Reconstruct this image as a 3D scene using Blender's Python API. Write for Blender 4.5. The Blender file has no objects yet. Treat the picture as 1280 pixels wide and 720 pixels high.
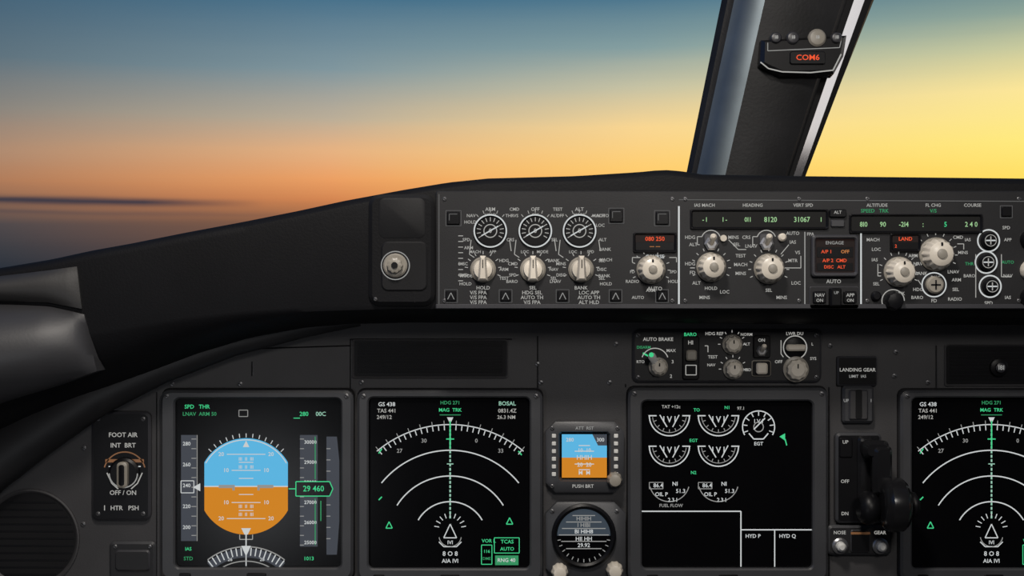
import bpy, math, random
from mathutils import Vector
random.seed(4)
D=1.6
sc=bpy.context.scene
sc.view_settings.view_transform='Standard'
sc.view_settings.look='None'

def s2l(c):
    return tuple(((x/255)/12.92 if x/255<=0.04045 else ((x/255+0.055)/1.055)**2.4) for x in c)

# ---------------------------------------------------------------- materials
def mat(name, col, rough=0.5, metal=0.0, spec=0.5, bump=0.0, bscale=300, var=0.15, coat=0.0):
    m=bpy.data.materials.new(name); m.use_nodes=True
    nt=m.node_tree; b=nt.nodes['Principled BSDF']
    b.inputs['Roughness'].default_value=rough
    b.inputs['Metallic'].default_value=metal
    b.inputs['Specular IOR Level'].default_value=spec
    b.inputs['Coat Weight'].default_value=coat
    tc=nt.nodes.new('ShaderNodeTexCoord')
    n=nt.nodes.new('ShaderNodeTexNoise'); n.inputs['Scale'].default_value=14; n.inputs['Detail'].default_value=6
    nt.links.new(tc.outputs['Object'], n.inputs['Vector'])
    r=nt.nodes.new('ShaderNodeValToRGB')
    r.color_ramp.elements[0].position=.3; r.color_ramp.elements[1].position=.7
    r.color_ramp.elements[0].color=tuple(c*(1-var) for c in col)+(1,)
    r.color_ramp.elements[1].color=tuple(min(1,c*(1+var)) for c in col)+(1,)
    nt.links.new(n.outputs['Fac'], r.inputs['Fac'])
    nt.links.new(r.outputs['Color'], b.inputs['Base Color'])
    if bump>0:
        n2=nt.nodes.new('ShaderNodeTexNoise'); n2.inputs['Scale'].default_value=bscale; n2.inputs['Detail'].default_value=3
        nt.links.new(tc.outputs['Object'], n2.inputs['Vector'])
        bp=nt.nodes.new('ShaderNodeBump'); bp.inputs['Strength'].default_value=bump; bp.inputs['Distance'].default_value=0.0006
        nt.links.new(n2.outputs['Fac'], bp.inputs['Height']); nt.links.new(bp.outputs['Normal'], b.inputs['Normal'])
    return m
def emi(name, col, s=1.0):
    m=bpy.data.materials.new(name); m.use_nodes=True
    b=m.node_tree.nodes['Principled BSDF']
    b.inputs['Base Color'].default_value=(.008,.008,.008,1)
    b.inputs['Specular IOR Level'].default_value=.15
    b.inputs['Emission Color'].default_value=tuple(col)+(1,)
    b.inputs['Emission Strength'].default_value=s
    b.inputs['Roughness'].default_value=.6
    return m
M={}
M['panel']=mat('panel_grey_paint',(.031,.030,.032),.6,bump=.25,bscale=500)
M['bezel']=mat('bezel_grey_plastic',(.034,.035,.039),.45,bump=.15,bscale=600)
M['seam']=mat('seam_black_rubber',(.006,.006,.007),.7,spec=.2)  # near-black rubber for joints, gaskets and engraved lines
M['hood']=mat('hood_black_vinyl',(.0045,.0045,.0055),.6,spec=.16,bump=.4,bscale=350)
M['hoodb']=mat('hood_module_black',(.0085,.0085,.0095),.6,spec=.2,bump=.2,bscale=350)
M['mcp']=mat('control_panel_charcoal',(.0145,.0145,.0160),.5,spec=.3,bump=.15,bscale=500)
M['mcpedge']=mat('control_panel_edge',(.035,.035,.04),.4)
M['black']=mat('black_plastic',(.004,.004,.005),.4,spec=.2)
M['gloss']=mat('glossy_black_plastic',(.008,.008,.009),.22,spec=.5)
M['screen']=mat('display_black_glass',(.002,.002,.0025),.25,spec=.12)
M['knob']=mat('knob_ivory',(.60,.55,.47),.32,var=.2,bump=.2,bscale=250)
M['knobd']=mat('knob_ivory_dark',(.25,.23,.195),.4,var=.2)  # darker ivory for knob skirts, caps and some whole knobs
M['metal']=mat('brushed_metal',(.35,.35,.36),.35,metal=.9)
M['screw']=mat('screw_metal',(.12,.12,.125),.4,metal=.7)
M['wall']=mat('sidewall_grey_plastic',(.030,.030,.033),.5,bump=.2,bscale=300)
M['sill']=mat('sill_grey_plastic',(.024,.023,.023),.55,bump=.2,bscale=300)
M['post']=mat('post_black_fabric',(.010,.010,.011),.6,spec=.3,bump=.7,bscale=220,var=.4)
M['blue']=mat('post_blue_highlight',(.14,.17,.19),.5,metal=.8)  # post's blue rim highlight put into a bluish metal band
M['chrome']=mat('post_highlight_trim',(.92,.93,.97),.2,metal=1.0,var=.02)  # bright metal strip shaped to give the post its white rim highlight
M['whitepl']=mat('white_plastic',(.6,.6,.58),.4)
M['copper']=mat('bronze_plastic',(.30,.14,.06),.4)
M['W']=emi('lamp_white',(.74,.77,.77),.76)
M['w']=emi('lamp_white_dim',(.66,.66,.64),.42)
M['wd']=emi('lamp_white_faint',(.5,.5,.5),.2)
M['L']=emi('panel_legend_backlight',(.72,.71,.67),.52)
M['G']=emi('lamp_green',(.06,.75,.30),.8)
M['g']=emi('lamp_green_dim',(.05,.45,.18),.6)
M['WG']=emi('lamp_pale_green',(.42,.78,.60),.7)
M['GY']=emi('lamp_lcd_digits',(.42,.74,.36),.75)
M['R']=emi('lamp_red',(.95,.10,.03),.9)
M['O']=emi('lamp_orange',(.95,.35,.10),.6)
M['B']=emi('lamp_sky_blue',s2l((88,178,222)),1)
M['BR']=emi('lamp_ground_orange',s2l((205,128,26)),1)
M['T']=emi('lamp_tape_grey',s2l((62,66,74)),1)
M['D']=emi('lamp_slate',s2l((52,62,72)),1)
M['rb']=emi('lamp_dark_brown',s2l((22,9,7)),1)
M['lc']=emi('lcd_background',s2l((8,8,7)),1)

# ---------------------------------------------------------------- builder
def K(y): return (D+y)/D*0.001
_tc={}
def textmesh(s):
    if s in _tc: return _tc[s]
    cu=bpy.data.curves.new('t','FONT'); cu.body=s; cu.size=1; cu.resolution_u=2
    cu.align_x='CENTER'; cu.align_y='CENTER'; cu.offset=0.012
    ob=bpy.data.objects.new('t',cu); sc.collection.objects.link(ob)
    bpy.context.view_layer.update()
    me=bpy.data.meshes.new_from_object(ob.evaluated_get(bpy.context.evaluated_depsgraph_get()))
    r=([tuple(v.co) for v in me.vertices],[tuple(p.vertices) for p in me.polygons])
    bpy.data.objects.remove(ob); bpy.data.curves.remove(cu); bpy.data.meshes.remove(me)
    _tc[s]=r; return r
def rr(x0,y0,x1,y1,r,h,n=4):
    r=max(.01,min(r,(x1-x0)/2-.01,(y1-y0)/2-.01)); L=[]
    for cx,cy,a in ((x1-r,y0+r,90),(x0+r,y0+r,180),(x0+r,y1-r,270),(x1-r,y1-r,360)):
        aa=[a-90+90*i/n for i in range(n+1)]
        for t in aa:
            t=math.radians(t); L.append((cx+r*math.cos(t),cy-r*math.sin(t),h))
    return L
def circ(cx,cy,r,h,n=32,fl=0,nf=12):
    L=[]
    for i in range(n):
        t=2*math.pi*i/n; q=r*(1+fl*math.cos(nf*t))
        L.append((cx+q*math.cos(t),cy-q*math.sin(t),h))
    return L
class B:
    def __init__(s,name,y=0.0,parent=None):
        s.name=name;s.y=y;s.k=K(y);s.v=[];s.f=[];s.fm=[];s.ml=[];s.parent=parent;s.dh=0
    def mi(s,m):
        if m not in s.ml: s.ml.append(m)
        return s.ml.index(m)
    def P(s,x,y,h): return ((x-640)*s.k, s.y-h-s.dh, 1.0+(360-y)*s.k)
    def loft(s,loops,m,cap=None,back=False,closed=True):
        i0=len(s.v); n=len(loops[0])
        for L in loops: s.v+= [s.P(*p) for p in L]
        mi=s.mi(m)
        for a in range(len(loops)-1):
            for j in range(n if closed else n-1):
                j2=(j+1)%n
                s.f.append((i0+a*n+j,i0+a*n+j2,i0+(a+1)*n+j2,i0+(a+1)*n+j)); s.fm.append(mi)
        if cap: s.f.append(tuple(i0+(len(loops)-1)*n+j for j in range(n))); s.fm.append(s.mi(cap))
        if back: s.f.append(tuple(i0+j for j in reversed(range(n)))); s.fm.append(mi)
    def box(s,x0,y0,x1,y1,h0,h1,m,r=2,c=1,cap=None):
        ch=min(c*s.k,(h1-h0)*.8)
        s.loft([rr(x0,y0,x1,y1,r,h0),rr(x0,y0,x1,y1,r,h1-ch),rr(x0+c,y0+c,x1-c,y1-c,max(r-c,.2),h1)],m,cap=cap or m,back=True)
    def frame(s,o,i,h0,h1,hs,m,cap,r=8,ri=5,c=2):
        x0,y0,x1,y1=o; a0,b0,a1,b1=i
        s.loft([rr(x0,y0,x1,y1,r,h0),rr(x0,y0,x1,y1,r,h1-c*.001),rr(x0+c,y0+c,x1-c,y1-c,r,h1),
                rr(a0-2,b0-2,a1+2,b1+2,ri+2,h1),rr(a0,b0,a1,b1,ri,h1-.002),rr(a0,b0,a1,b1,ri,hs)],m,cap=cap,back=True)
    def poly(s,pts,h,m):
        i0=len(s.v); s.v+=[s.P(x,y,h) for x,y in pts]; s.f.append(tuple(range(i0,i0+len(pts)))); s.fm.append(s.mi(m))
    def prism(s,pts,h0,h1,m):
        s.loft([[(x,y,h0) for x,y in pts],[(x,y,h1) for x,y in pts]],m,cap=m,back=True)
    def line(s,x0,y0,x1,y1,w,m,h):
        dx,dy=x1-x0,y1-y0; l=math.hypot(dx,dy) or 1; nx,ny=-dy/l*w/2,dx/l*w/2
        s.poly([(x0+nx,y0+ny),(x1+nx,y1+ny),(x1-nx,y1-ny),(x0-nx,y0-ny)],h,m)
    def path(s,pts,w,m,h):
        for a,b in zip(pts,pts[1:]): s.line(*a,*b,w,m,h)
    def rect(s,x0,y0,x1,y1,w,m,h): s.path([(x0,y0),(x1,y0),(x1,y1),(x0,y1),(x0,y0)],w,m,h)
    def arc(s,cx,cy,r,a0,a1,w,m,h,n=28):
        i0=len(s.v)
        for i in range(n+1):
            t=math.radians(a0+(a1-a0)*i/n)
            for q in (r-w/2,r+w/2): s.v.append(s.P(cx+q*math.cos(t),cy-q*math.sin(t),h))
        for i in range(n):
            a=i0+2*i; s.f.append((a,a+1,a+3,a+2)); s.fm.append(s.mi(m))
    def ticks(s,cx,cy,r0,r1,a0,a1,n,w,m,h):
        for i in range(n):
            t=math.radians(a0+(a1-a0)*i/max(1,n-1)); c,d=math.cos(t),-math.sin(t)
            s.line(cx+r0*c,cy+r0*d,cx+r1*c,cy+r1*d,w,m,h)
    def text(s,t,cx,cy,size,m,h,sx=1.0):
        V,F=textmesh(t); i0=len(s.v)
        s.v+=[s.P(cx+x*size*sx,cy-y*size,h) for x,y in [(a[0],a[1]) for a in V]]
        mi=s.mi(m)
        for f in F: s.f.append(tuple(i0+j for j in f)); s.fm.append(mi)
    def lathe(s,cx,cy,prof,m,cap=None,n=32,fl=0,nf=12,fr=(1,2)):
        s.loft([circ(cx,cy,r,h,n,fl if fr[0]<=i<=fr[1] else 0,nf) for i,(r,h) in enumerate(prof)],m,cap=cap or m,back=True)
    def screw(s,cx,cy,r,h):
        s.lathe(cx,cy,[(r,h),(r,h+.0008),(r*.7,h+.0013)],'screw',n=14)
        s.line(cx-r*.6,cy-r*.4,cx+r*.6,cy+r*.4,r*.3,'seam',h+.0015)
    def make(s):
        me=bpy.data.meshes.new(s.name); me.from_pydata(s.v,[],s.f)
        for m in s.ml: me.materials.append(M[m])
        for p,i in zip(me.polygons,s.fm): p.material_index=i; p.use_smooth=True
        me.update()
        try: me.set_sharp_from_angle(angle=math.radians(32))
        except Exception as e: print(e)
        ob=bpy.data.objects.new(s.name,me); sc.collection.objects.link(ob)
        if s.parent: ob.parent=s.parent
        return ob
def empty(name):
    e=bpy.data.objects.new(name,None); e.empty_display_size=.05; sc.collection.objects.link(e); return e

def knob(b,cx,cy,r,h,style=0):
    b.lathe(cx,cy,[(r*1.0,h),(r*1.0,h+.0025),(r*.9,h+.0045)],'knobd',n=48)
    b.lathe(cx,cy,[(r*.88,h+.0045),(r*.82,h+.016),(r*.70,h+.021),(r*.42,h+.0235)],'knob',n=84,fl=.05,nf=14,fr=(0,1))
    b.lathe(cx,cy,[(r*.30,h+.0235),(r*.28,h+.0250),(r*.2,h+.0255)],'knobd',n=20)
    b.line(cx,cy-r*.45,cx,cy-r*.68,r*.12,'seam',h+.0232)
def barknob(b,cx,cy,r,h,ang=90):
    b.lathe(cx,cy,[(r,h),(r,h+.003),(r*.86,h+.005)],'knobd',n=40)
    b.lathe(cx,cy,[(r*.8,h+.005),(r*.7,h+.010),(r*.4,h+.0115)],'knob',n=36)
    t=math.radians(ang); c,d=math.cos(t),-math.sin(t); nx,ny=-d,c
    def q(l0,l1,w,hh): return [(cx+c*l+nx*ww,cy+d*l+ny*ww,hh) for l,ww in ((l1,w*.6),(l0,w),(l0,-w),(l1,-w*.6))]
    b.loft([q(-r*.85,r*1.05,r*.40,h+.006),q(-r*.85,r*1.05,r*.36,h+.016),q(-r*.7,r*.85,r*.2,h+.019)],'knob',cap='knob',back=True)
    b.line(cx+c*r*.1,cy+d*r*.1,cx+c*r*.75,cy+d*r*.75,1.2,'seam',h+.0192)
def toggle(b,cx,cy,r,h,up=1):
    b.lathe(cx,cy,[(r,h),(r,h+.002),(r*.7,h+.0035)],'metal',n=6)
    b.loft([circ(cx,cy,r*.3,h+.003,12),circ(cx,cy-up*r*.6,r*.4,h+.012,12),circ(cx,cy-up*r*.9,r*.45,h+.017,12),circ(cx,cy-up*r*1.0,r*.25,h+.019,12)],'knob',cap='knob')

# ================================================================= INSTRUMENT PANEL
b=B('instrument_panel',0.0)
arcp=[(-300,960),(-200,800),(-100,700),(-25,630),(20,590),(62,556),(110,520),(165,487),(225,455),(300,424),(360,408)]
outl=[(-300,1000)]+arcp+[(430,370),(1780,370),(1780,1000)]
b.prism(outl,-.03,0.0,'panel')
for p in ([(438,424),(438,486)],[(438,424),(640,424)],[(315,452),(315,470)],[(672,420),(672,486)],[(1036,484),(1036,720)],[(1170,432),(1170,486)],
          [(196,490),(196,900)],[(782,480),(782,484)],[(315,436),(438,432)]):
    b.path(p,1.6,'seam',.0006); 
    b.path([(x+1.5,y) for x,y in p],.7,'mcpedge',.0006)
for x,y in ((452,478),(676,478),(672,455),(770,430),(762,478),(1038,432),(1120,440),(1118,470),(300,480),(215,480),(1160,478),(105,560),(104,655)):
    b.screw(x,y,3.2,.0003)
for x0,x1,y0,y1 in ((443,632,427,470),(1183,1372,433,480)):
    b.frame((x0-3,y0-3,x1+3,y1+3),(x0,y0,x1,y1),.0002,.0022,.0008,'panel','black',r=3,ri=2,c=.7)
    for i in range(9): b.box(x0+4,y0+3+i*(y1-y0-6)/9,x1-4,y0+5.5+i*(y1-y0-6)/9,.0008,.0014,'black',r=.5,c=.4)
b.lathe(1247,459,[(11,.0018),(11,.006),(9,.007)],'black'); b.lathe(1247,459,[(6,.007),(6,.011),(4,.012)],'mcpedge',n=20); b.text('I8I',1247,459,8,'w',.0123)
b.make()

# ================================================================= GLARESHIELD
def lerp_tab(tab,x):
    if x<=tab[0][0]: return tab[0][1:]
    for a,c in zip(tab,tab[1:]):
        if x<=c[0]:
            t=(x-a[0])/(c[0]-a[0]); return tuple(u+(w-u)*t for u,w in zip(a[1:],c[1:]))
    return tab[-1][1:]
GY=-.10
tab=[(-260,372,380,480,620),(-40,340,346,450,565),(0,334,340,440,548),(60,324,330,430,522),(110,313,320,422,503),(160,304,311,414,482),(230,290,298,402,452),(300,277,286,395,428),
     (370,263,272,390,414),(430,250,260,388,408),(500,237,247,386,406),(560,227,240,386,406),(610,222,238,386,406),(720,219,236,386,406),(800,214,235,386,406),(830,211,235,386,406),(856,213,235,386,406),
     (880,217,236,387,407),(1000,219,237,387,408),(1280,222,238,388,409),(1780,226,242,390,411)]
b=B('glareshield',GY)
xs=list(range(-260,1781,15)); rows=[]
for x in xs:
    tp,ft,fb,ct=lerp_tab(tab,x)
    sec=[(.0-.95,tp+46),(-.5,tp+20),(-.12,tp+2),(-.03,tp-.3),(-.012,tp),(-.004,tp+3),(.0,tp+8),(.001,ft+6),(.0,fb-6),(-.002,fb),(-.012,fb+(ct-fb)*.35),(-.04,fb+(ct-fb)*.7),(-.075,fb+(ct-fb)*.95),(-.098,ct)]
    rows.append([(x,py,h) for h,py in sec])
b.loft(rows,'hood',closed=False)
b.make()

# ================================================================= MODE CONTROL PANEL
mcp=empty('mode_control_panel')
b=B('faceplate',GY-.002,mcp)
H=.004
b.box(545,239,1420,386,0,H,'mcp',r=3,c=1.2)
b.box(545,380,1420,386,H,H+.003,'mcpedge',r=1,c=1)
h=H+.0004
b.line(848,258,848,384,2.2,'W',h); b.line(1005,290,1005,384,1.4,'w',h); b.line(1075,286,1075,384,2.0,'W',h)
b.line(549,243,549,383,1,'wd',h)
b.line(848,250,1280,252,1,'wd',h)
for x in (556,840,856,998,1083,1272): 
    for y in (249,376): b.screw(x,y,2.6,H)
def sq(x,y,s,hh=.003):
    b.box(x-s,y-s,x+s,y+s,H,H+hh,'black',r=1.5,c=1); b.rect(x-s-1.5,y-s-1.5,x+s+1.5,y+s+1.5,.6,'wd',h)
for x,y in ((567,273),(770,270),(827,273)):
    sq(x,y,8); b.path([(x-5,y+3),(x-5,y-5),(x+5,y-5)],.9,'wd',H+.0034)
for x in (564,632,703,769,827):
    sq(x,370,6.5); b.path([(x-4,374),(x,366),(x+4,374)],.9,'w',H+.0034)
words=['MODE','HDG','ALT','NAV','VS','SPD','LOC','ARM','SEL','HOLD','IAS','APP','OFF','AUTO','FD','CRS','TEST','MACH','BARO','RADIO','MINS','MTR','LNAV','THR','CMD','DISC','BANK']
def lab(x,y,s=6.2,m='L',t=None,sx=1): b.text(t or random.choice(words),x,y,s*1.1,m,h,sx)
for cx in (613,669,724):
    b.lathe(cx,289,[(21,H),(21,H+.003),(19,H+.004),(17.5,H+.002)],'black',cap='black',n=40)
    b.arc(cx,289,20,0,360,1.8,'W',H+.0042,40)
    b.ticks(cx,289,12,17,-30,210,13,1.0,'L',H+.0026)
    b.arc(cx,289,8,0,360,1.2,'L',H+.0026,24)
    b.line(cx-11,295,cx+10,283,1.5,'W',H+.0028); b.text('0',cx,289,8,'L',H+.0027)
    b.ticks(cx,289,23,27,50,130,5,.8,'L',h)
    lab(cx,262,5.6); lab(cx,269,4.6)
    lab(cx-24,270,5); lab(cx+24,270,5)
    b.path([(cx-24,300),(cx-26,318),(cx-20,322)],1,'L',h); b.path([(cx+24,300),(cx+26,314)],1,'L',h)
for cx in (604,666,726):
    barknob(b,cx,337,16,H,90)
    b.ticks(cx,337,19,23,-20,200,9,1.0,'L',h)
    lab(cx,360,5.6); lab(cx-25,330,5); lab(cx-25,344,5); lab(cx+26,326,5); lab(cx+26,337,5); lab(cx+26,348,5)
    lab(cx-10,315,4.6); lab(cx+12,315,4.6)
for cx in (598,665,736):
    for i in range(3): b.text(random.choice(['HDG SEL','ALT HLD','V/S FPA','LOC APP','AUTO TH']),cx,366+i*6,6.4,'L',h)
for x,y in ((583,300),(586,310),(638,300),(693,300),(753,300),(756,312),(757,325),(755,345),(757,355),(583,345),(582,355),(640,352),(694,352),(588,278),(643,262),(697,262),(750,282),(753,270)):
    lab(x,y,5)
for y in range(295,352,7): b.line(573,y,579,y,1,'L',h)
def redwin(x0,y0,x1,y1):
    b.frame((x0,y0,x1,y1),(x0+3,y0+3,x1-3,y1-3),H,H+.003,H+.001,'black','rb',r=2,ri=1,c=.7)
redwin(791,291,845,316)
b.box(794,303,842,313,H+.001,H+.0013,'black',r=1,c=.2)
b.text('080 250',818,299,7.4,'R',H+.0016); b.text('--- ---',818,308,6,'O',H+.0016)
lab(818,321,5.6,'W','COURSE'); b.path([(790,328),(790,322),(800,322)],1,'L',h); b.path([(845,328),(845,322),(836,322)],1,'L',h)
lab(818,361,6); lab(790,352,5); lab(842,352,5); lab(797,372,5); lab(790,340,4.6); lab(841,340,4.6)
def lcd(x0,y0,x1,y1,items,y):
    b.frame((x0,y0,x1,y1),(x0+3,y0+3,x1-3,y1-3),H,H+.003,H+.001,'black','lc',r=2,ri=1.5,c=.7)
    for x,t,s,m in items: b.text(t,x,y,s,m,H+.0014,.9)
lcd(862,262,1034,287,[(880,'- I',8,'GY'),(905,'I -',8,'GY'),(934,'0I1',8,'GY'),(962,'8120',9,'GY'),(1001,'31067',9,'GY'),(1025,'I',8,'GY')],275)
lcd(1060,268,1226,292,[(1078,'8I0',8.6,'GY'),(1102,'90',8.6,'GY'),(1128,'-2I4',8.6,'GY'),(1152,':',9,'GY'),(1180,'5',8.6,'G'),(1212,'2 4 0',8.6,'GY')],281)
for x,t in ((880,'IAS MACH'),(940,'HEADING'),(1003,'VERT SPD'),(1095,'ALTITUDE'),(1165,'FL CHG'),(1214,'COURSE')): lab(x,257,5.2,'L',t)
b.text('SPEED   TRK',1092,264,6.4,'g',h); b.text('V/S',1165,264,6.4,'g',h); lab(1012,293,5,'L','FPA')
b.box(1035,262,1056,272,H,H+.004,'black',r=2,c=1); b.box(1037,275,1054,284,H,H+.003,'mcpedge',r=2,c=1)
b.text('ALT',1045,266,5.4,'L',H+.0044)
sq(1256,265,6)
for x,y,r in ((813,337,18),(888,334,18.5),(960,336,19),(1122,340,19),(1168,318,21)):
    knob(b,x,y,r,H)
    b.ticks(x,y,r+3,r+6.5,-25,205,11,1.0,'L',h)
    lab(x,y+r+8,5.2)
for x in (888,957):
    b.box(x-9,292,x+9,308,H,H+.002,'mcpedge',r=4,c=1); toggle(b,x,305,9,H+.002,1)
    b.path([(x-14,306),(x-17,306),(x-17,296),(x-11,296)],1,'L',h); b.arc(x,300,12,20,160,1.2,'L',h,10)
b.lathe(976,297,[(5,H),(5,H+.006),(3,H+.008)],'knob',n=18); b.lathe(903,298,[(4,H),(4,H+.005)],'knob',n=18)
for x,y in ((862,297),(866,306),(862,330),(865,341),(916,297),(920,306),(925,320),(925,331),(925,342),(932,297),(938,308),(990,303),(996,316),(990,326),(994,354),(870,354),(990,292),(905,365),(880,372),(976,372)):
    lab(x,y,5.4)
for p in ([(910,300),(922,312),(932,312)],[(980,335),(1000,335),(1000,320)],[(862,335),(868,335)],[(975,318),(985,306)]): b.path(p,1,'L',h)
b.frame((1012,294,1070,346),(1017,299,1066,341),H,H+.008,H+.004,'mcpedge','rb',r=4,ri=2,c=1.5)
b.box(1019,309,1064,322,H+.004,H+.0044,'black',r=1,c=.2); b.box(1019,329,1064,339,H+.004,H+.0044,'black',r=1,c=.2)
b.text('ENGAGE',1041,304,5.8,'w',H+.0047); b.text('A/P 1',1031,315,6,'R',H+.0047); b.text('OFF',1054,315,6,'O',H+.0047)
b.text('A/P 2  CMD',1041,326,6,'R',H+.0047); b.text('DISC   ALT',1041,334,5.6,'R',H+.0047)
b.box(1010,358,1072,386,H,H+.003,'mcpedge',r=3,c=1,cap='mcp')
b.box(1034,360,1048,383,H+.003,H+.012,'black',r=2,c=2); b.text('UP',1041,366,5,'w',H+.0124)
for x,t in ((1022,'NAV'),(1060,'APP')):
    b.box(x-8,364,x+8,379,H+.003,H+.006,'black',r=2,c=1); b.text(t,x,369,6,'L',H+.0064); b.text('ON',x,375.5,5.5,'L',H+.0064)
lab(1041,352,6,'L','AUTO')
redwin(1111,292,1149,315); b.box(1114,303,1146,312,H+.001,H+.0013,'black',r=1,c=.2); b.text('LAND',1130,299,6.4,'R',H+.0016); b.text('2',1118,308,5.5,'R',H+.0016)
b.arc(1166,356,15,0,360,1.6,'W',h,36); b.lathe(1166,356,[(11,H),(11,H+.005),(9,H+.007)],'knobd',n=24)
b.line(1160,356,1172,356,2,'seam',H+.0074); b.line(1166,350,1166,362,2,'seam',H+.0074); lab(1166,376,5.5)
b.lathe(1115,376,[(12,H),(12,H+.004),(9.5,H+.012),(5,H+.013)],'black',n=24,fl=.05,nf=8); b.arc(1115,376,14,0,200,1.2,'L',h,20)
b.lathe(1093,370,[(6,H),(6,H+.005),(4,H+.007)],'black',n=16); lab(1094,355,5)
for x,y in ((1234,301),(1231,328),(1236,358)):
    b.arc(x,y,13.5,0,360,1.8,'W',h,32); b.lathe(x,y,[(10,H),(10,H+.005),(8.5,H+.007)],'black',n=24)
    b.line(x-6,y,x+6,y,1.6,'W',H+.0074); b.line(x,y-5,x,y+5,1.3,'L',H+.0074); b.arc(x,y,7,0,360,.8,'L',H+.0073,20)
lab(1234,379,5.6); lab(1258,300,5); lab(1258,328,5,'g'); lab(1210,330,5,'g'); lab(1210,345,5); lab(1208,300,5); lab(1202,316,5); 
for x,y in ((1090,300),(1094,312),(1092,325),(1146,330),(1150,342),(1146,362),(1190,340),(1194,350),(1193,362),(1196,297),(1145,372),(1192,374),(1140,320),(1258,345),(1258,372),(1256,285)): lab(x,y,5.2)
for p in ([(1195,305),(1203,305),(1203,312)],[(1218,318),(1218,372)],[(1250,318),(1250,346),(1262,346)],[(1146,350),(1150,356)],[(1100,345),(1096,345),(1096,330)]): b.path(p,1,'L',h)
for cy in (300,338,372):
    b.lathe(1286,cy,[(13,H),(13,H+.006),(10,H+.013),(6,H+.014)],'knob' if cy==338 else 'black',n=32,fl=.04)
for cx in (1330,1380):
    b.lathe(cx,289,[(21,H),(21,H+.003),(19,H+.004),(17.5,H+.002)],'black',n=40); b.arc(cx,289,20,0,360,1.5,'W',H+.0042,40)
    b.line(cx-10,294,cx+9,284,1.3,'W',H+.0028); barknob(b,cx,337,15,H,90); b.ticks(cx,337,18,22,-20,200,9,.9,'L',h); lab(cx,362)
b.make()
b=B('end_module',GY-.002,mcp)
b.box(461,243,544,382,0,.006,'hoodb',r=14,c=5,cap='hood')
b.line(519,250,519,378,1.0,'seam',.0064)
b.box(474,248,532,298,.006,.0066,'hoodb',r=8,c=1); b.screw(470,374,2.4,.006)
b.box(477,302,535,364,.006,.0078,'hoodb',r=9,c=2)
b.arc(495,332,17.5,0,360,1.3,'w',.0082,32)
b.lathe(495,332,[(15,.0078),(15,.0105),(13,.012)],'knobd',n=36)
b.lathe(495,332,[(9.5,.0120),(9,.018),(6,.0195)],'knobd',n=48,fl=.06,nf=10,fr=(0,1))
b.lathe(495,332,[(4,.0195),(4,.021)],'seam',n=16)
b.make()

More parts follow.
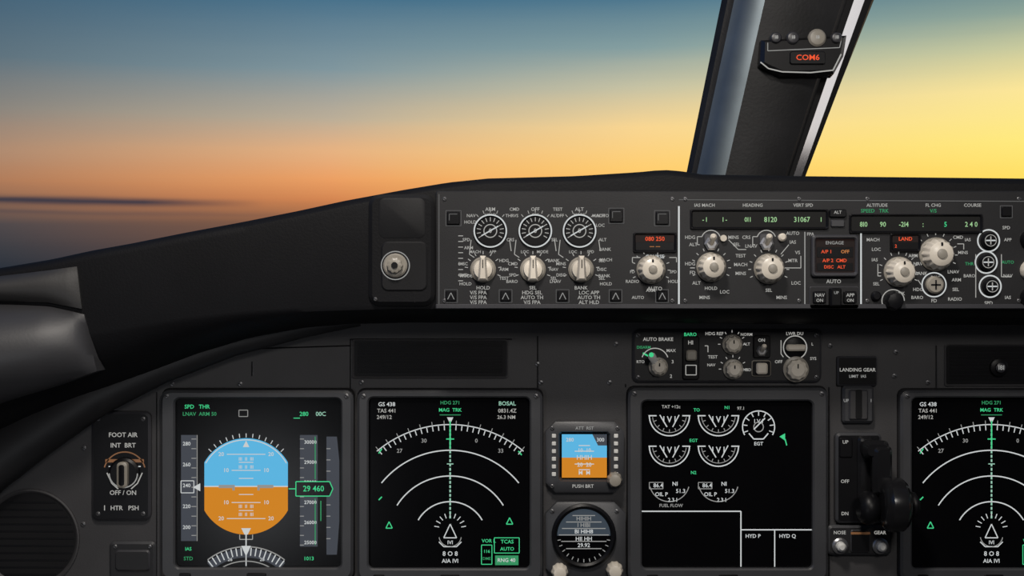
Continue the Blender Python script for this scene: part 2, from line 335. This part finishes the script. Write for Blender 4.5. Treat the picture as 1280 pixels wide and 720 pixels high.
# ================================================================= DISPLAYS
def display(name,o,i,parent=None):
    b=B(name,0.0)
    x0,y0,x1,y1=o
    b.box(x0-1,y0-2,x1+1,y1+2,.0004,.003,'seam',r=9,c=1)
    b.frame(o,i,.003,.014,.006,'bezel','screen',r=10,ri=6,c=3)
    for x,y in ((x0+8,y0+7),(x1-8,y0+7)): b.screw(x,y,3,.014)
    xm=(x0+x1)/2
    b.box(i[0]+6,y1-9,i[0]+20,y1-4,.014,.016,'black',r=2,c=.6); b.box(xm-12,y1-9,xm+12,y1-4,.014,.016,'black',r=2,c=.6)
    return b
E=.0064; E2=.0067
def pfd(dx,name):
    X=lambda v:v+dx
    b=display(name,(X(204),487,X(443),722),(X(222),497,X(428),707))
    cx,cy=X(309),607
    R=60; Wd=52
    a0=math.degrees(math.acos(Wd/R))
    up=[(cx+R*math.cos(math.radians(t)),cy-R*math.sin(math.radians(t))) for t in [a0+(180-2*a0)*i/30 for i in range(31)]]
    lo=[(x,2*cy-y) for x,y in up]
    b.poly([(cx+Wd,cy)]+up+[(cx-Wd,cy)],E,'B'); b.poly([(cx+Wd,cy)]+lo+[(cx-Wd,cy)],E,'BR')
    b.line(cx-Wd,cy,cx+Wd,cy,1.4,'W',E2)
    for i,wd in enumerate((9,18,9,24)):
        for s in (-1,1):
            y=cy+s*(i+1)*10; b.line(cx-wd,y,cx+wd,y,1.0,'W',E2)
            if wd>=18:
                for q in (-1,1): b.text('10' if i==1 else '20',cx+q*(wd+7),y,7,'W',E2)
    for s,ys in ((-1,(583,573)),(1,(632,642))):
        for y in ys: b.text('III  II  III',cx,y,6,'W',E2)
    b.ticks(cx,cy,R+1,R+6,45,135,13,1.0,'W',E); b.arc(cx,cy,R-2,a0,180-a0,1.2,'W',E2)
    b.poly([(cx,cy-R+3),(cx-4,cy-R+11),(cx+4,cy-R+11)],E2,'W')
    for q in (-1,1):
        b.poly([(cx+q*34,cy-2),(cx+q*14,cy-2),(cx+q*14,cy+5),(cx+q*17,cy+5),(cx+q*17,cy+2),(cx+q*34,cy+2)],E2+.0002,'w')
    b.poly([(cx-6,cy+52),(cx+6,cy+52),(cx+2,cy+60),(cx-2,cy+60)],E2,'W'); b.line(cx,cy+57,cx,cy+75,1.5,'W',E2)
    b.path([(cx-8,cy+60),(cx-8,cy+66),(cx+8,cy+66),(cx+8,cy+60)],1,'L',E)
    b.poly([(X(228),543),(X(247),543),(X(247),675),(X(228),675)],E,'T')
    for i in range(11): b.line(X(241),548+i*12,X(247),548+i*12,1,'w',E2)
    for i in range(5): b.text(str(280-20*i),X(235),554+i*26,6.5,'W',E2)
    b.line(X(248),543,X(248),675,1,'w',E2); b.poly([(X(243),608),(X(252),603),(X(252),613)],E2+.0001,'W')
    b.text('IAS',X(237),685,6,'G',E); b.rect(X(228),600,X(244),615,1,'W',E2)
    b.poly([(X(376),543),(X(398),543),(X(398),682),(X(376),682)],E,'T')
    for i in range(12): b.line(X(376),548+i*12,X(381),548+i*12,1,'w',E2)
    for i in range(6):
        b.text(str(300-10*i)+'00',X(389),552+i*25,6.2,'W',E2)
    b.poly([(X(409),545),(X(422),545),(X(425),575),(X(425),650),(X(422),692),(X(409),692)],E,'T')
    for i in range(9): b.line(X(409),560+i*14,X(414),560+i*14,1,'w',E2)
    b.poly([(X(371),601),(X(413),601),(X(417),610),(X(413),619),(X(371),619)],E2+.0001,'screen')
    b.path([(X(371),601),(X(413),601),(X(417),610),(X(413),619),(X(371),619),(X(371),601)],1.2,'G',E2+.0002)
    b.text('29 460',X(393),610,10,'G',E2+.0003,.95); b.line(X(362),610,X(371),610,1.3,'G',E2)
    b.line(X(402),625,X(402),650,1.3,'g',E); b.line(X(395),545,X(395),598,1.2,'g',E2); b.line(X(395),622,X(395),680,1.2,'g',E2)
    b.text('SPD   THR',X(248),508,7,'G',E); b.text('LNAV  ARM 50',X(251),517,6.6,'g',E)
    b.rect(X(300),512,X(311),520,.9,'w',E)
    b.text('280',X(381),517,7.5,'G',E); b.text('00C',X(402),517,7.5,'WG',E); b.line(X(368),522,X(376),522,1,'G',E)
    b.text('STD',X(237),697,6.5,'g',E); b.text('1013',X(387),697,6.5,'G',E)
    cy2=760
    b.arc(cx,cy2,78,52,128,1.4,'w',E); b.arc(cx,cy2,70,50,130,11,'T',E-.0001)
    b.ticks(cx,cy2,67,77,52,128,17,1.4,'W',E2)
    b.arc(cx,cy2,60,48,132,1.3,'w',E2)
    b.poly([(cx,cy2-66),(cx-6,cy2-79),(cx+6,cy2-79)],E2,'W'); b.line(cx,cy2-84,cx,cy2-54,1.3,'W',E2)
    b.text('26',cx-20,cy2-62,6,'W',E2+.0001); b.text('28',cx+20,cy2-62,6,'W',E2+.0001)
    return b
pfd(0,'primary_flight_display').make()

def nd(dx,name,cut=0):
    X=lambda v:v+dx
    b=display(name,(X(448),487,X(678),724),(X(462),496,X(662),708))
    cx,cy=X(563),672
    b.arc(cx,cy,142,50,130,1.3,'W',E,40); b.ticks(cx,cy,135,141,51,129,27,1.2,'W',E); b.ticks(cx,cy,143,147,51,129,14,.9,'w',E)
    for r,a in ((110,39),(78,32),(46,30)): b.arc(cx,cy,r,a,180-a,1.5,'W',E,36)
    for a,t in ((60,'33'),(75,'0'),(105,'30'),(120,'27')):
        b.text(t,cx+126*math.cos(math.radians(a)),cy-126*math.sin(math.radians(a)),7,'w',E)
    y=530
    while y<648:
        b.line(cx,y,cx,y+3.4,2.0,'WG',E); y+=5.4
    b.line(cx,525,cx,560,1.6,'G',E2); b.line(cx-5,548,cx+5,548,1.4,'G',E2); b.line(cx-4,579,cx+4,579,1.2,'WG',E2)
    b.poly([(cx,cy-143),(cx-4,cy-151),(cx+4,cy-151)],E,'W')
    b.path([(cx,654),(cx-8,671),(cx+8,671),(cx,654)],1.3,'W',E); 
    b.path([(cx-14,676),(cx-8,682),(cx+8,682),(cx+14,676)],1.3,'W',E); b.text('IVI',cx,677,6.5,'W',E)
    b.arc(cx,668,14,190,350,1.0,'w',E); b.text('8 O 8',cx,691,8,'W',E); b.text('AIA IVI',cx,700,7,'W',E)
    b.ticks(cx,660,14,20,10,170,9,1.1,'W',E)
    for x,y in ((487,655),(637,650)): b.path([(X(x-4),y+4),(X(x),y-4),(X(x+4),y+4),(X(x-4),y+4)],1.2,'G',E)
    b.line(X(478),560,X(474),566,1.5,'G',E); b.line(X(648),563,X(652),568,1.5,'G',E); b.line(X(478),620,X(474),624,1.5,'G',E)
    b.text('GS 438',X(484),505,7.2,'W',E); b.text('TAS 441',X(484),513,6.8,'L',E); b.text('249/12',X(481),521,6.8,'L',E)
    b.text('HDG 271',X(563),503,6.2,'g',E); b.text('MAG  TRK',X(563),512,6.2,'G',E); b.line(X(550),518,X(576),518,.9,'g',E)
    b.text('BOSAL',X(634),504,7.2,'WG',E); b.text('0831.4Z',X(634),513,6.8,'L',E); b.text('26.3 NM',X(633),521,6.4,'L',E)
    b.text('VOR L',X(611),675,6.2,'G',E); b.rect(X(602),680,X(615),704,1,'G',E); b.text('116',X(608.5),688,5.5,'G',E); b.text('DME',X(608.5),697,5,'g',E)
    b.rect(X(618),671,X(649),690,1,'G',E); b.text('TCAS',X(634),676,6.6,'G',E); b.text('AUTO',X(634),685,6.2,'G',E)
    b.poly([(X(619),693),(X(648),693),(X(648),705),(X(619),705)],E,'g'); b.text('RNG 40',X(633),699,6.6,'W',E2)
    return b
b=nd(0,'navigation_display'); b.make()
b=nd(674,'navigation_display.001'); b.make()
pfd(1152,'primary_flight_display.001').make()

b=display('engine_display',(784,484,1032,724),(801,500,1013,708))
for x,y in ((836,530),(897,530),(836,568),(897,568),(836,608),(897,608)):
    if y<600:
        b.arc(x,y-11,25,180,360,1.5,'W',E); b.arc(x,y-11,21,185,355,.8,'w',E)
        b.line(x-26,y-11,x-16,y-11,1.5,'W',E); b.line(x+16,y-11,x+26,y-11,1.5,'W',E)
        b.text('I V I',x,y-6,11,'W',E,.9); b.line(x-3,y+3,x-12,y-12,1.4,'W',E2); b.line(x+4,y+3,x+12,y-12,1.3,'W',E2)
        b.ticks(x,y-11,17,21,200,340,7,.9,'w',E)
    else:
        b.rect(x-25,y-6,x-8,y+2,.9,'w',E); b.text('86.4',x-14,y-2,7,'W',E); b.text('NI',x+7,y-4,7,'W',E); b.text('51.3',x+14,y+5,7,'W',E)
        b.arc(x,y-7,25,195,345,1.1,'w',E); b.text('OIL P',x-10,y+9,6.8,'W',E); b.text('2.3 I',x+4,y+16,6.8,'W',E)
b.arc(947,533,20,-30,210,1.4,'W',E); b.ticks(947,533,14,19,-20,200,9,1.2,'W',E); b.text('I V I',947,526,7,'W',E); b.line(941,536,955,522,1.5,'W',E2)
b.path([(935,541),(941,548),(953,548),(959,541)],1.5,'W',E); b.text('EGT',947,554,6.2,'W',E); b.arc(947,533,6,0,360,1.2,'w',E,20)
for x,y,t in ((870,512,'TO'),(908,509,'N1'),(838,508,'TAT +12c'),(925,510,'97.1'),(866,550,'EGT'),(866,590,'N2')): b.text(t,x,y,5.6,'G' if x in(870,908,866) else 'L',E)
b.poly([(973,545),(980,541),(980,550)],E,'G'); b.line(980,548,982,556,1.4,'G',E)
b.path([(801,638),(925,638),(925,707)],1.5,'W',E); b.line(925,661,1013,661,1.5,'W',E); b.line(967,661,967,707,1.4,'W',E)
b.text('HYD P',940,669,6.6,'W',E); b.text('HYD Q',983,669,6.6,'W',E); b.text('FUEL FLOW',838,631,5.6,'w',E)
b.make()

def octa(x0,y0,x1,y1,c,h): return [(x0+c,y0,h),(x1-c,y0,h),(x1,y0+c,h),(x1,y1-c,h),(x1-c,y1,h),(x0+c,y1,h),(x0,y1-c,h),(x0,y0+c,h)]
b=B('standby_attitude_indicator',0)
b.loft([octa(682,526,779,614,12,.0004),octa(682,526,779,614,12,.010),octa(685,529,776,611,11,.012),octa(698,538,762,600,3,.012),octa(700,540,760,598,3,.007)],'bezel',cap='screen',back=True)
b.poly([(702,542),(758,542),(758,571),(702,571)],.0074,'B'); b.poly([(702,571),(758,571),(758,596),(702,596)],.0074,'BR')
for y,w_ in ((556,7),(563,12),(579,12),(586,7)): b.line(730-w_,y,730+w_,y,1.1,'W',.0077)
b.poly([(740,542),(758,542),(758,556),(747,556)],.0075,'T'); b.text('280',712,549,6.5,'W',.0078); b.text('300',750,549,6.5,'W',.0078); b.text('HHIH',730,571,8,'W',.0078)
b.text('20  20',730,580,7,'W',.0078); b.text('10  10',730,562,6.5,'W',.0078); b.text('M  M',730,590,7,'W',.0078)
for i in range(6):
    for x in (692,769): b.box(x-2.6,541+i*9.5,x+2.6,546+i*9.5,.012,.0135,'whitepl',r=1,c=.6)
b.text('ATT  RST',730,534,5.5,'w',.0124); b.text('PUSH BRT',728,606,6,'L',.0124)
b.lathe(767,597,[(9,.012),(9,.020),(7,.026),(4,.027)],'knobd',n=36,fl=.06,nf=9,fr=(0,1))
for x,y in ((690,534),(771,534),(690,606)): b.screw(x,y,2.6,.012)
b.make()
b=B('standby_altimeter',0)
b.loft([octa(682,626,781,722,14,.0004),octa(682,626,781,722,14,.010),octa(685,629,778,719,13,.012)],'bezel',cap='bezel',back=True)
b.lathe(729,667,[(40,.012),(40,.016),(37,.018),(34,.016),(33.5,.013)],'black',cap='screen',n=48)
seg=[(729+33*math.cos(math.radians(t)),667-33*math.sin(math.radians(t))) for t in range(0,181,6)]
b.poly(seg,.0134,'D')
for y,w_ in ((642,14),(650,22),(658,27),(666,31),(674,28),(683,22)): b.line(729-w_,y,729+w_,y,1.1,'w',.0138)
for y,t in ((646,'HIHIH'),(654,'I HIBI'),(662,'BI HIH8'),(671,'HII HH'),(679,'29.92')): b.text(t,729,y,7,'W' if y>660 else 'w',.0138)
b.ticks(729,667,29,33,-170,-10,13,1,'w',.0138)
for x,y in ((699,711),(767,709)): b.lathe(x,y,[(10,.012),(10,.022),(7.5,.028),(4,.029)],'knob',n=40,fl=.05,nf=10,fr=(0,1))
for x,y in ((690,637),(770,637)): b.screw(x,y,2.8,.012)
b.make()

b=B('autobrake_panel',0)
b.box(790,412,1026,478,.0004,.006,'mcpedge',r=8,c=3,cap='mcp')
z=.0062
for x,y in ((797,419),(1019,419),(797,471),(1019,471)): b.screw(x,y,2.8,.006)
def rot(x,y,r,m='knob'):
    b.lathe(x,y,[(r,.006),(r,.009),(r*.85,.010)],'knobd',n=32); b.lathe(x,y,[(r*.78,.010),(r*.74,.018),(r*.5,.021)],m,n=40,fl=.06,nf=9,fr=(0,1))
    b.line(x,y-r*.1,x,y-r*.45,1.6,'seam',.0212)
rot(822,458,12)
b.loft([circ(819,455,4,.012,12),circ(812,444,5,.026,12),circ(811,442,3,.029,12)],'whitepl',cap='G')
b.arc(818,452,17,20,160,1.2,'L',z); b.text('AUTO BRAKE',822,424,6.2,'L',z); b.text('DISARM',804,434,5,'g',z); b.text('MAX',838,438,5.4,'L',z); b.line(803,441,812,446,2,'G',z)
b.box(852,420,873,474,.006,.009,'black',r=3,c=1); b.text('HI',862,428,7,'L',.0093); b.box(856,437,869,450,.009,.016,'knobd',r=3,c=2); b.rect(856,456,869,468,1,'L',.0093)
b.text('BARO',862,418,6,'G',z)
for x,y,r in ((914,430,12.5),(915,461,12.5)): rot(x,y,r); b.ticks(x,y,r+2,r+5,0,180,7,.9,'L',z)
b.box(940,419,961,447,.006,.010,'black',r=3,c=1); b.text('ON',950,425,5.5,'L',.0103); toggle(b,950,438,7,.010,1)
b.box(938,450,962,470,.006,.009,'knobd',r=3,c=1,cap='black'); b.box(943,453,957,467,.009,.015,'knob',r=3,c=2)
b.lathe(992,434,[(14,.006),(14,.008),(12,.009)],'black',n=32); b.arc(992,434,14.5,0,360,1.3,'L',.0085,30); b.box(980,430,1004,438,.009,.017,'knob',r=3,c=2)
rot(993,461,16)
for x,y,t,s in ((972,452,'OFF',5.5),(992,417,'LWR DU',5.6),(892,417,'HDG REF',5.6),(890,446,'TEST',5.5),(932,418,'NORM',5),(1015,448,'SYS',5.2),(888,456,'NAV',5),(932,430,'ALT',5),(932,462,'INBD',5),(1014,430,'L',5),(838,470,'2',6),(800,452,'RTO',5),(840,452,'3',6)): b.text(t,x,y,s,'L',z)
b.path([(975,425),(975,442),(978,446)],1,'L',z); b.path([(880,432),(884,432),(884,440)],1,'L',z)
b.make()

# landing gear lever
b=B('landing_gear_lever',0)
b.box(1045,445,1095,482,.0004,.007,'mcpedge',r=3,c=2,cap='black')
b.text('LANDING GEAR',1070,462,6.2,'L',.0073); b.text('LIMIT  IAS',1070,470,5,'w',.0073)
b.box(1051,482,1090,528,.0004,.010,'bezel',r=4,c=3); b.box(1058,486,1082,524,.010,.013,'mcpedge',r=3,c=2,cap='panel')
b.box(1066,486,1074,522,.013,.0135,'seam',r=2,c=.3); b.text('UP',1055,500,5.5,'w',.0103); b.text('I',1086,500,5.5,'w',.0103)
b.box(1042,540,1099,652,.0004,.012,'bezel',r=6,c=3,cap='black')
b.box(1046,546,1062,570,.012,.014,'black',r=2,c=1); b.text('UP',1053,551,6,'L',.0144); b.text('OFF',1053,600,6,'L',.0124); b.text('DN',1053,640,6,'L',.0124)
b.box(1068,543,1086,646,.012,.018,'gloss',r=6,c=3)
b.text('I I',1092,556,6,'L',.0124)
b.loft([rr(1070,548,1098,566,6,.018),rr(1068,546,1100,568,7,.038),rr(1072,550,1096,564,5,.046)],'gloss',cap='gloss',back=True)
b.loft([rr(1080,550,1100,610,6,.030),rr(1078,552,1102,612,6,.044),rr(1083,556,1098,608,4,.050)],'gloss',cap='gloss',back=True)
k=b.k
def wheel(x0,x1,cyp,r,hc,m):
    prof=[(x0,r*.55),(x0,r*.62),(x0+3,r*.86),(x0+8,r),((x0+x1)/2,r*1.03),(x1-8,r),(x1-3,r*.86),(x1,r*.62),(x1,r*.55)]
    L=[]
    for px,q in prof:
        L.append([(px,cyp-q*math.sin(2*math.pi*j/40),hc+q*k*math.cos(2*math.pi*j/40)) for j in range(40)])
    b.loft(L,m,cap=m,back=True)
wheel(1086,1119,622,32,.052,'gloss')
wheel(1119,1131,622,15,.052,'black')
wheel(1062,1086,628,20,.040,'black')
b.box(1032,655,1112,692,.0004,.010,'bezel',r=6,c=3,cap='mcp')
b.box(1060,660,1084,688,.010,.013,'mcpedge',r=3,c=1,cap='black'); b.line(1060,664,1084,664,3,'copper',.0134)
for x in (1047,1097):
    b.lathe(x,680,[(10,.010),(10,.013),(8,.0145)],'metal',n=28); b.lathe(x,680,[(6,.0145),(5.5,.020),(3,.023)],'whitepl',n=24)
b.text('NOSE',1047,664,6,'L',.0103); b.text('GEAR',1097,664,6,'L',.0103)
b.make()

b=B('foot_air_control_panel',0)
b.box(116,514,190,650,.0004,.007,'mcpedge',r=9,c=3,cap='black')
for x,y in ((125,523),(181,523),(125,641),(181,641)): b.screw(x,y,2.8,.007)
q=.0073
b.text('FOOT AIR',156,543,8,'L',q); b.text('INT  BRT',156,556,8,'L',q); b.text('OFF / ON',156,615,8,'L',q); b.text('HTR   PSH',158,634,8,'L',q); b.text('I',133,634,9,'L',q)
b.arc(158,590,26,15,165,1.6,'copper',q,24); b.line(134,575,182,575,4,'copper',q); b.line(138,582,178,582,1.3,'W',q)
b.lathe(158,590,[(19,.007),(19,.011),(16,.013)],'black',n=36); b.arc(158,590,17.5,180,360,1.5,'w',.0126)
b.loft([rr(152,575,165,607,5,.012),rr(152,575,165,607,5,.020),rr(155,578,162,604,3,.022)],'knobd',cap='black',back=True)
b.path([(136,590),(142,603),(150,610)],1.4,'L',q); b.path([(180,590),(174,603),(166,610)],1.4,'L',q)
b.make()
b=B('map_light_panel',0)
b.box(138,676,196,760,.0004,.006,'bezel',r=6,c=3,cap='mcp')
b.box(146,686,190,712,.006,.009,'mcpedge',r=5,c=2,cap='mcp'); b.screw(146,682,2.6,.006); b.screw(189,682,2.6,.006); knob(b,168,738,12,.006)
b.make()
b=B('air_vent',0)
b.lathe(38,673,[(62,.0004),(62,.0025),(60,.0032),(58,.0022),(57,.0010)],'panel',cap='seam',n=64)
for i in range(-5,6):
    wv=math.sqrt(56**2-(i*9)**2)-1; b.box(38-wv,673+i*9-1.2,38+wv,673+i*9+1.2,.0010,.0013,'black',r=.6,c=.2)
b.make()

# ================================================================= WINDSHIELD CENTRE POST
b=B('windshield_post',0.0)
def post_ring(t):
    py=262+(-300-262)*t; yb=.45-.05*t
    tt=(235-py)/(235+30)
    L=[(857,911,.030),(862,917,.012),(868,925,.008),(876,934,-.006),(886,945,-.018),(900,960,-.026),(930,1000,-.031),(958,1040,-.028),(974,1060,-.020),(980,1068,-.006),(986,1077,-.006),(998,1093,.010),(1004,1104,.018),(1006,1112,.05),(930,1010,.09)]
    out=[]
    for xb,xt,o in L:
        x=xb+(xt-xb)*tt; y=yb+o; kk=K(yb)
        out.append(((x-640)*kk,y,1.0+(360-py)*kk))
    return out
R_=[post_ring(t/10) for t in range(11)]
n=len(R_[0])
for r in R_: b.v+=r
seg_m=['post','post','blue','blue','blue','post','post','post','post','seam','chrome','seam','seam','post','post']
for a in range(10):
    for j in range(n):
        b.f.append((a*n+j,a*n+(j+1)%n,(a+1)*n+(j+1)%n,(a+1)*n+j)); b.fm.append(b.mi(seg_m[j]))
b.f.append(tuple(range(n))); b.fm.append(b.mi('post')); b.f.append(tuple(10*n+j for j in range(n))); b.fm.append(b.mi('post'))
b.make()

CY=.398
b=B('magnetic_compass',CY)
b.loft([[(950,52,-.012),(1056,46,-.012),(1052,72,-.012),(1040,96,-.012),(975,98,-.012),(948,84,-.012)],
        [(950,52,.010),(1056,46,.010),(1052,72,.010),(1040,94,.010),(975,96,.010),(948,82,.010)],
        [(954,55,.016),(1051,50,.016),(1047,71,.016),(1037,89,.016),(977,91,.016),(953,80,.016)]],'gloss',cap='black',back=True)
b.path([(948,80),(958,88),(975,92),(1010,93),(1038,90),(1048,70)],1.6,'L',.0168)
b.path([(957,56),(957,66),(1046,62),(1049,50)],1.0,'w',.0168)
b.box(984,67,1028,83,.016,.020,'black',r=3,c=1); b.text('COM6',1006,75,9.5,'R',.0204,1.1)
for x,r in ((967,7),(988,8),(1018,11),(1042,7)):
    b.lathe(x,50,[(r,.010),(r,.018),(r*.8,.021),(r*.5,.022)],'knobd' if r==11 else 'mcpedge',n=28)
    b.text('I8',x,50,6,'L',.0224)
b.make()

# ================================================================= SIDE CONSOLE, SILL, MOULDING
def strip(b,top,bot,m,dep=.05,bulge=.02,n=8,ns=10,taper=.5):
    def samp(P,t):
        f=t*(len(P)-1); i=min(int(f),len(P)-2); u=f-i
        return tuple(P[i][q]+(P[i+1][q]-P[i][q])*u for q in range(len(P[i])))
    rows=[]
    for i in range(ns+1):
        a=samp(top,i/ns); c=samp(bot,i/ns); r=[(a[0],a[1],-dep)]
        bt=(1-i/ns)**taper
        for j in range(n+1):
            t=j/n; r.append((a[0]+(c[0]-a[0])*t,a[1]+(c[1]-a[1])*t,bulge*bt*math.sin(math.pi*t)**.7))
        r.append((c[0],c[1],-dep)); rows.append(r)
    b.loft(rows,m,cap=m,closed=False)
b=B('window_sill',-.104)
strip(b,[(-260,366),(-100,354),(0,345),(60,338),(96,333)],[(-260,398),(-100,388),(0,377),(60,378),(102,386)],'sill',dep=.05,bulge=.02,n=10,ns=20)
b.make()
b=B('side_console',-.104)
strip(b,[(-300,400),(-100,388),(0,380),(60,383),(105,393)],[(-300,590),(-100,538),(0,503),(60,485),(121,464)],'wall',dep=.05,bulge=.07,n=16,ns=30)
b.make()
b=B('trim_1',-.02)
cl=[(-300,900),(-170,745),(-90,650),(-20,585),(50,537),(120,493),(200,457),(290,427),(380,408),(450,398)]
rows=[]
for i,(x,y) in enumerate(cl):
    a=cl[max(0,i-1)]; c=cl[min(len(cl)-1,i+1)]; dx,dy=c[0]-a[0],c[1]-a[1]; l=math.hypot(dx,dy); nx,ny=dy/l,-dx/l
    w=max(8,50-i*4.5)
    rows.append([(x+nx*w*math.cos(t),y+ny*w*math.cos(t),w*.0008*math.sin(t)) for t in [math.pi*j/14 for j in range(15)]])
b.loft(rows,'mcp',closed=False)
b.make()
def slab(name,c,s,m):
    me=bpy.data.meshes.new(name); x,y,z=[v/2 for v in s]
    v=[(c[0]+i*x,c[1]+j*y,c[2]+k_*z) for i in(-1,1) for j in(-1,1) for k_ in(-1,1)]
    me.from_pydata(v,[],[(0,1,3,2),(4,6,7,5),(0,4,5,1),(2,3,7,6),(0,2,6,4),(1,5,7,3)]); me.materials.append(M[m])
    o=bpy.data.objects.new(name,me); sc.collection.objects.link(o); return o
slab('floor',(.13,-.85,.02),(2.3,2.9,.04),'panel')
slab('wall_left',(-1.0,-.85,.48),(.04,2.9,.88),'wall')
slab('wall_right',(1.26,-.85,.48),(.04,2.9,.88),'wall')

# ================================================================= WORLD
w=bpy.data.worlds.new('dusk_sky'); sc.world=w; w.use_nodes=True
nt=w.node_tree; N=nt.nodes; L=nt.links; N.clear()
def math_(op,a,c=None,d=None):
    n=N.new('ShaderNodeMath'); n.operation=op
    for i,v in enumerate((a,c,d)):
        if v is None: continue
        if isinstance(v,(int,float)): n.inputs[i].default_value=v
        else: L.new(v,n.inputs[i])
    return n.outputs[0]
tc=N.new('ShaderNodeTexCoord'); sp=N.new('ShaderNodeSeparateXYZ'); L.new(tc.outputs['Generated'],sp.inputs[0])
x,y,z=sp.outputs
az=math_('ARCTAN2',x,y)
hy=math_('SQRT',math_('ADD',math_('MULTIPLY',x,x),math_('MULTIPLY',y,y)))
el=math_('DIVIDE',z,math_('MAXIMUM',hy,.001))
mp=N.new('ShaderNodeCombineXYZ'); L.new(math_('MULTIPLY',az,5.0),mp.inputs[0]); L.new(math_('MULTIPLY',el,70.0),mp.inputs[1])
nz=N.new('ShaderNodeTexNoise'); nz.inputs['Scale'].default_value=1.0; nz.inputs['Detail'].default_value=4; L.new(mp.outputs[0],nz.inputs['Vector'])
pert=math_('MULTIPLY',math_('SUBTRACT',nz.outputs['Fac'],.5),.005)
elp=math_('ADD',el,pert)
fac=math_('DIVIDE',elp,.30)
def ramp(stops):
    r=N.new('ShaderNodeValToRGB'); cr=r.color_ramp; cr.interpolation='LINEAR'
    st=sorted([(max(0,min(1,((360-py)/1600)/.30)),c) for py,c in stops])
    while len(cr.elements)<len(st): cr.elements.new(.5)
    for e,(p,c) in zip(cr.elements,st): e.position=p; e.color=s2l(c)+(1,)
    L.new(fac,r.inputs[0]); return r.outputs[0]
cols=[(-1.6,ramp([(360,(20,30,50)),(200,(60,80,120)),(0,(40,95,160)),(-120,(40,90,150))])),
 (-.40,ramp([(345,(34,44,56)),(318,(52,58,66)),(285,(74,72,76)),(262,(128,98,82)),(235,(172,122,90)),(200,(170,136,112)),(150,(134,130,124)),(90,(92,112,124)),(0,(60,94,118)),(-120,(30,60,90))])),
 (-.14,ramp([(345,(60,60,66)),(280,(134,92,68)),(250,(212,134,82)),(225,(236,160,100)),(190,(230,178,130)),(150,(188,174,152)),(90,(128,150,158)),(0,(70,112,138)),(-120,(30,60,90))])),
 (.10,ramp([(300,(200,130,80)),(240,(254,188,96)),(210,(255,206,114)),(160,(249,214,146)),(110,(198,194,164)),(60,(132,158,160)),(0,(80,120,142)),(-120,(36,66,92))])),
 (.38,ramp([(300,(240,170,80)),(240,(255,220,94)),(190,(255,234,126)),(130,(252,230,152)),(80,(200,202,158)),(40,(142,164,152)),(0,(96,132,142)),(-120,(40,70,92))])),
 (1.4,ramp([(360,(225,220,215)),(200,(245,245,250)),(0,(245,248,255)),(-120,(60,80,105))])),
 (2.0,ramp([(360,(205,200,200)),(200,(225,225,235)),(0,(200,205,220)),(-120,(50,60,80))])),
 (2.5,ramp([(360,(10,12,18)),(-120,(20,24,34))]))]
def mix(f,a,c):
    m=N.new('ShaderNodeMix'); m.data_type='RGBA'; L.new(f,m.inputs[0]); L.new(a,m.inputs[6])
    if isinstance(c,tuple): m.inputs[7].default_value=c
    else: L.new(c,m.inputs[7])
    return m.outputs[2]
def mr(v,a,c):
    n=N.new('ShaderNodeMapRange'); n.inputs[1].default_value=a; n.inputs[2].default_value=c; L.new(v,n.inputs[0]); return n.outputs[0]
cur=cols[0][1]
for (a0,_),(a1,c1) in zip(cols,cols[1:]): cur=mix(mr(az,a0,a1),cur,c1)
cur=mix(mr(az,-1.9,-2.5),cur,s2l((16,20,30))+(1,))
def gband(e0,wd,a0,a1,st):
    d=math_('ABSOLUTE',math_('DIVIDE',math_('SUBTRACT',elp,e0),wd))
    g=math_('POWER',2.718,math_('MULTIPLY',math_('POWER',d,2.0),-1.0))
    return math_('MULTIPLY',math_('MULTIPLY',g,mr(az,a1,a0)),st)
cur=mix(gband(.0640,.0028,-.28,-.19,.9),cur,s2l((46,52,68))+(1,))
cur=mix(gband(.0560,.0018,-.36,-.10,.5),cur,s2l((80,70,74))+(1,))
bg=N.new('ShaderNodeBackground'); L.new(cur,bg.inputs[0]); bg.inputs[1].default_value=1.0
o=N.new('ShaderNodeOutputWorld'); L.new(bg.outputs[0],o.inputs[0])

# ================================================================= LIGHTS
def area(name,loc,tgt,size,power,col):
    l=bpy.data.lights.new(name,'AREA'); l.shape='DISK'; l.size=size; l.energy=power; l.color=col
    o=bpy.data.objects.new(name,l); sc.collection.objects.link(o); o.location=loc
    o.rotation_euler=(Vector(tgt)-Vector(loc)).to_track_quat('-Z','Y').to_euler(); return o
area('front_fill',(.45,-1.9,1.65),(0.05,0,.90),.4,11,(1,.95,.89))  # unseen fill behind the camera, added to bring up the panel grey
area('overhead_key',(-.1,-1.0,2.05),(0.15,0,1.0),.22,19,(1,.93,.85))  # unseen key from above, added to model the knobs and darken below the hood
area('low_left_fill',(-.55,-1.2,.55),(-.62,0,.85),.2,1.3,(.92,.95,1))  # unseen low fill added on the left, grazing vent and side console

# ================================================================= CAMERA
cd=bpy.data.cameras.new('cam'); cam=bpy.data.objects.new('cam',cd); sc.collection.objects.link(cam)
cam.location=(0,-D,1.0); cam.rotation_euler=(math.pi/2,0,0)
cd.sensor_width=36; cd.lens=36*1600/1280; cd.clip_start=.02; cd.clip_end=200
sc.camera=cam
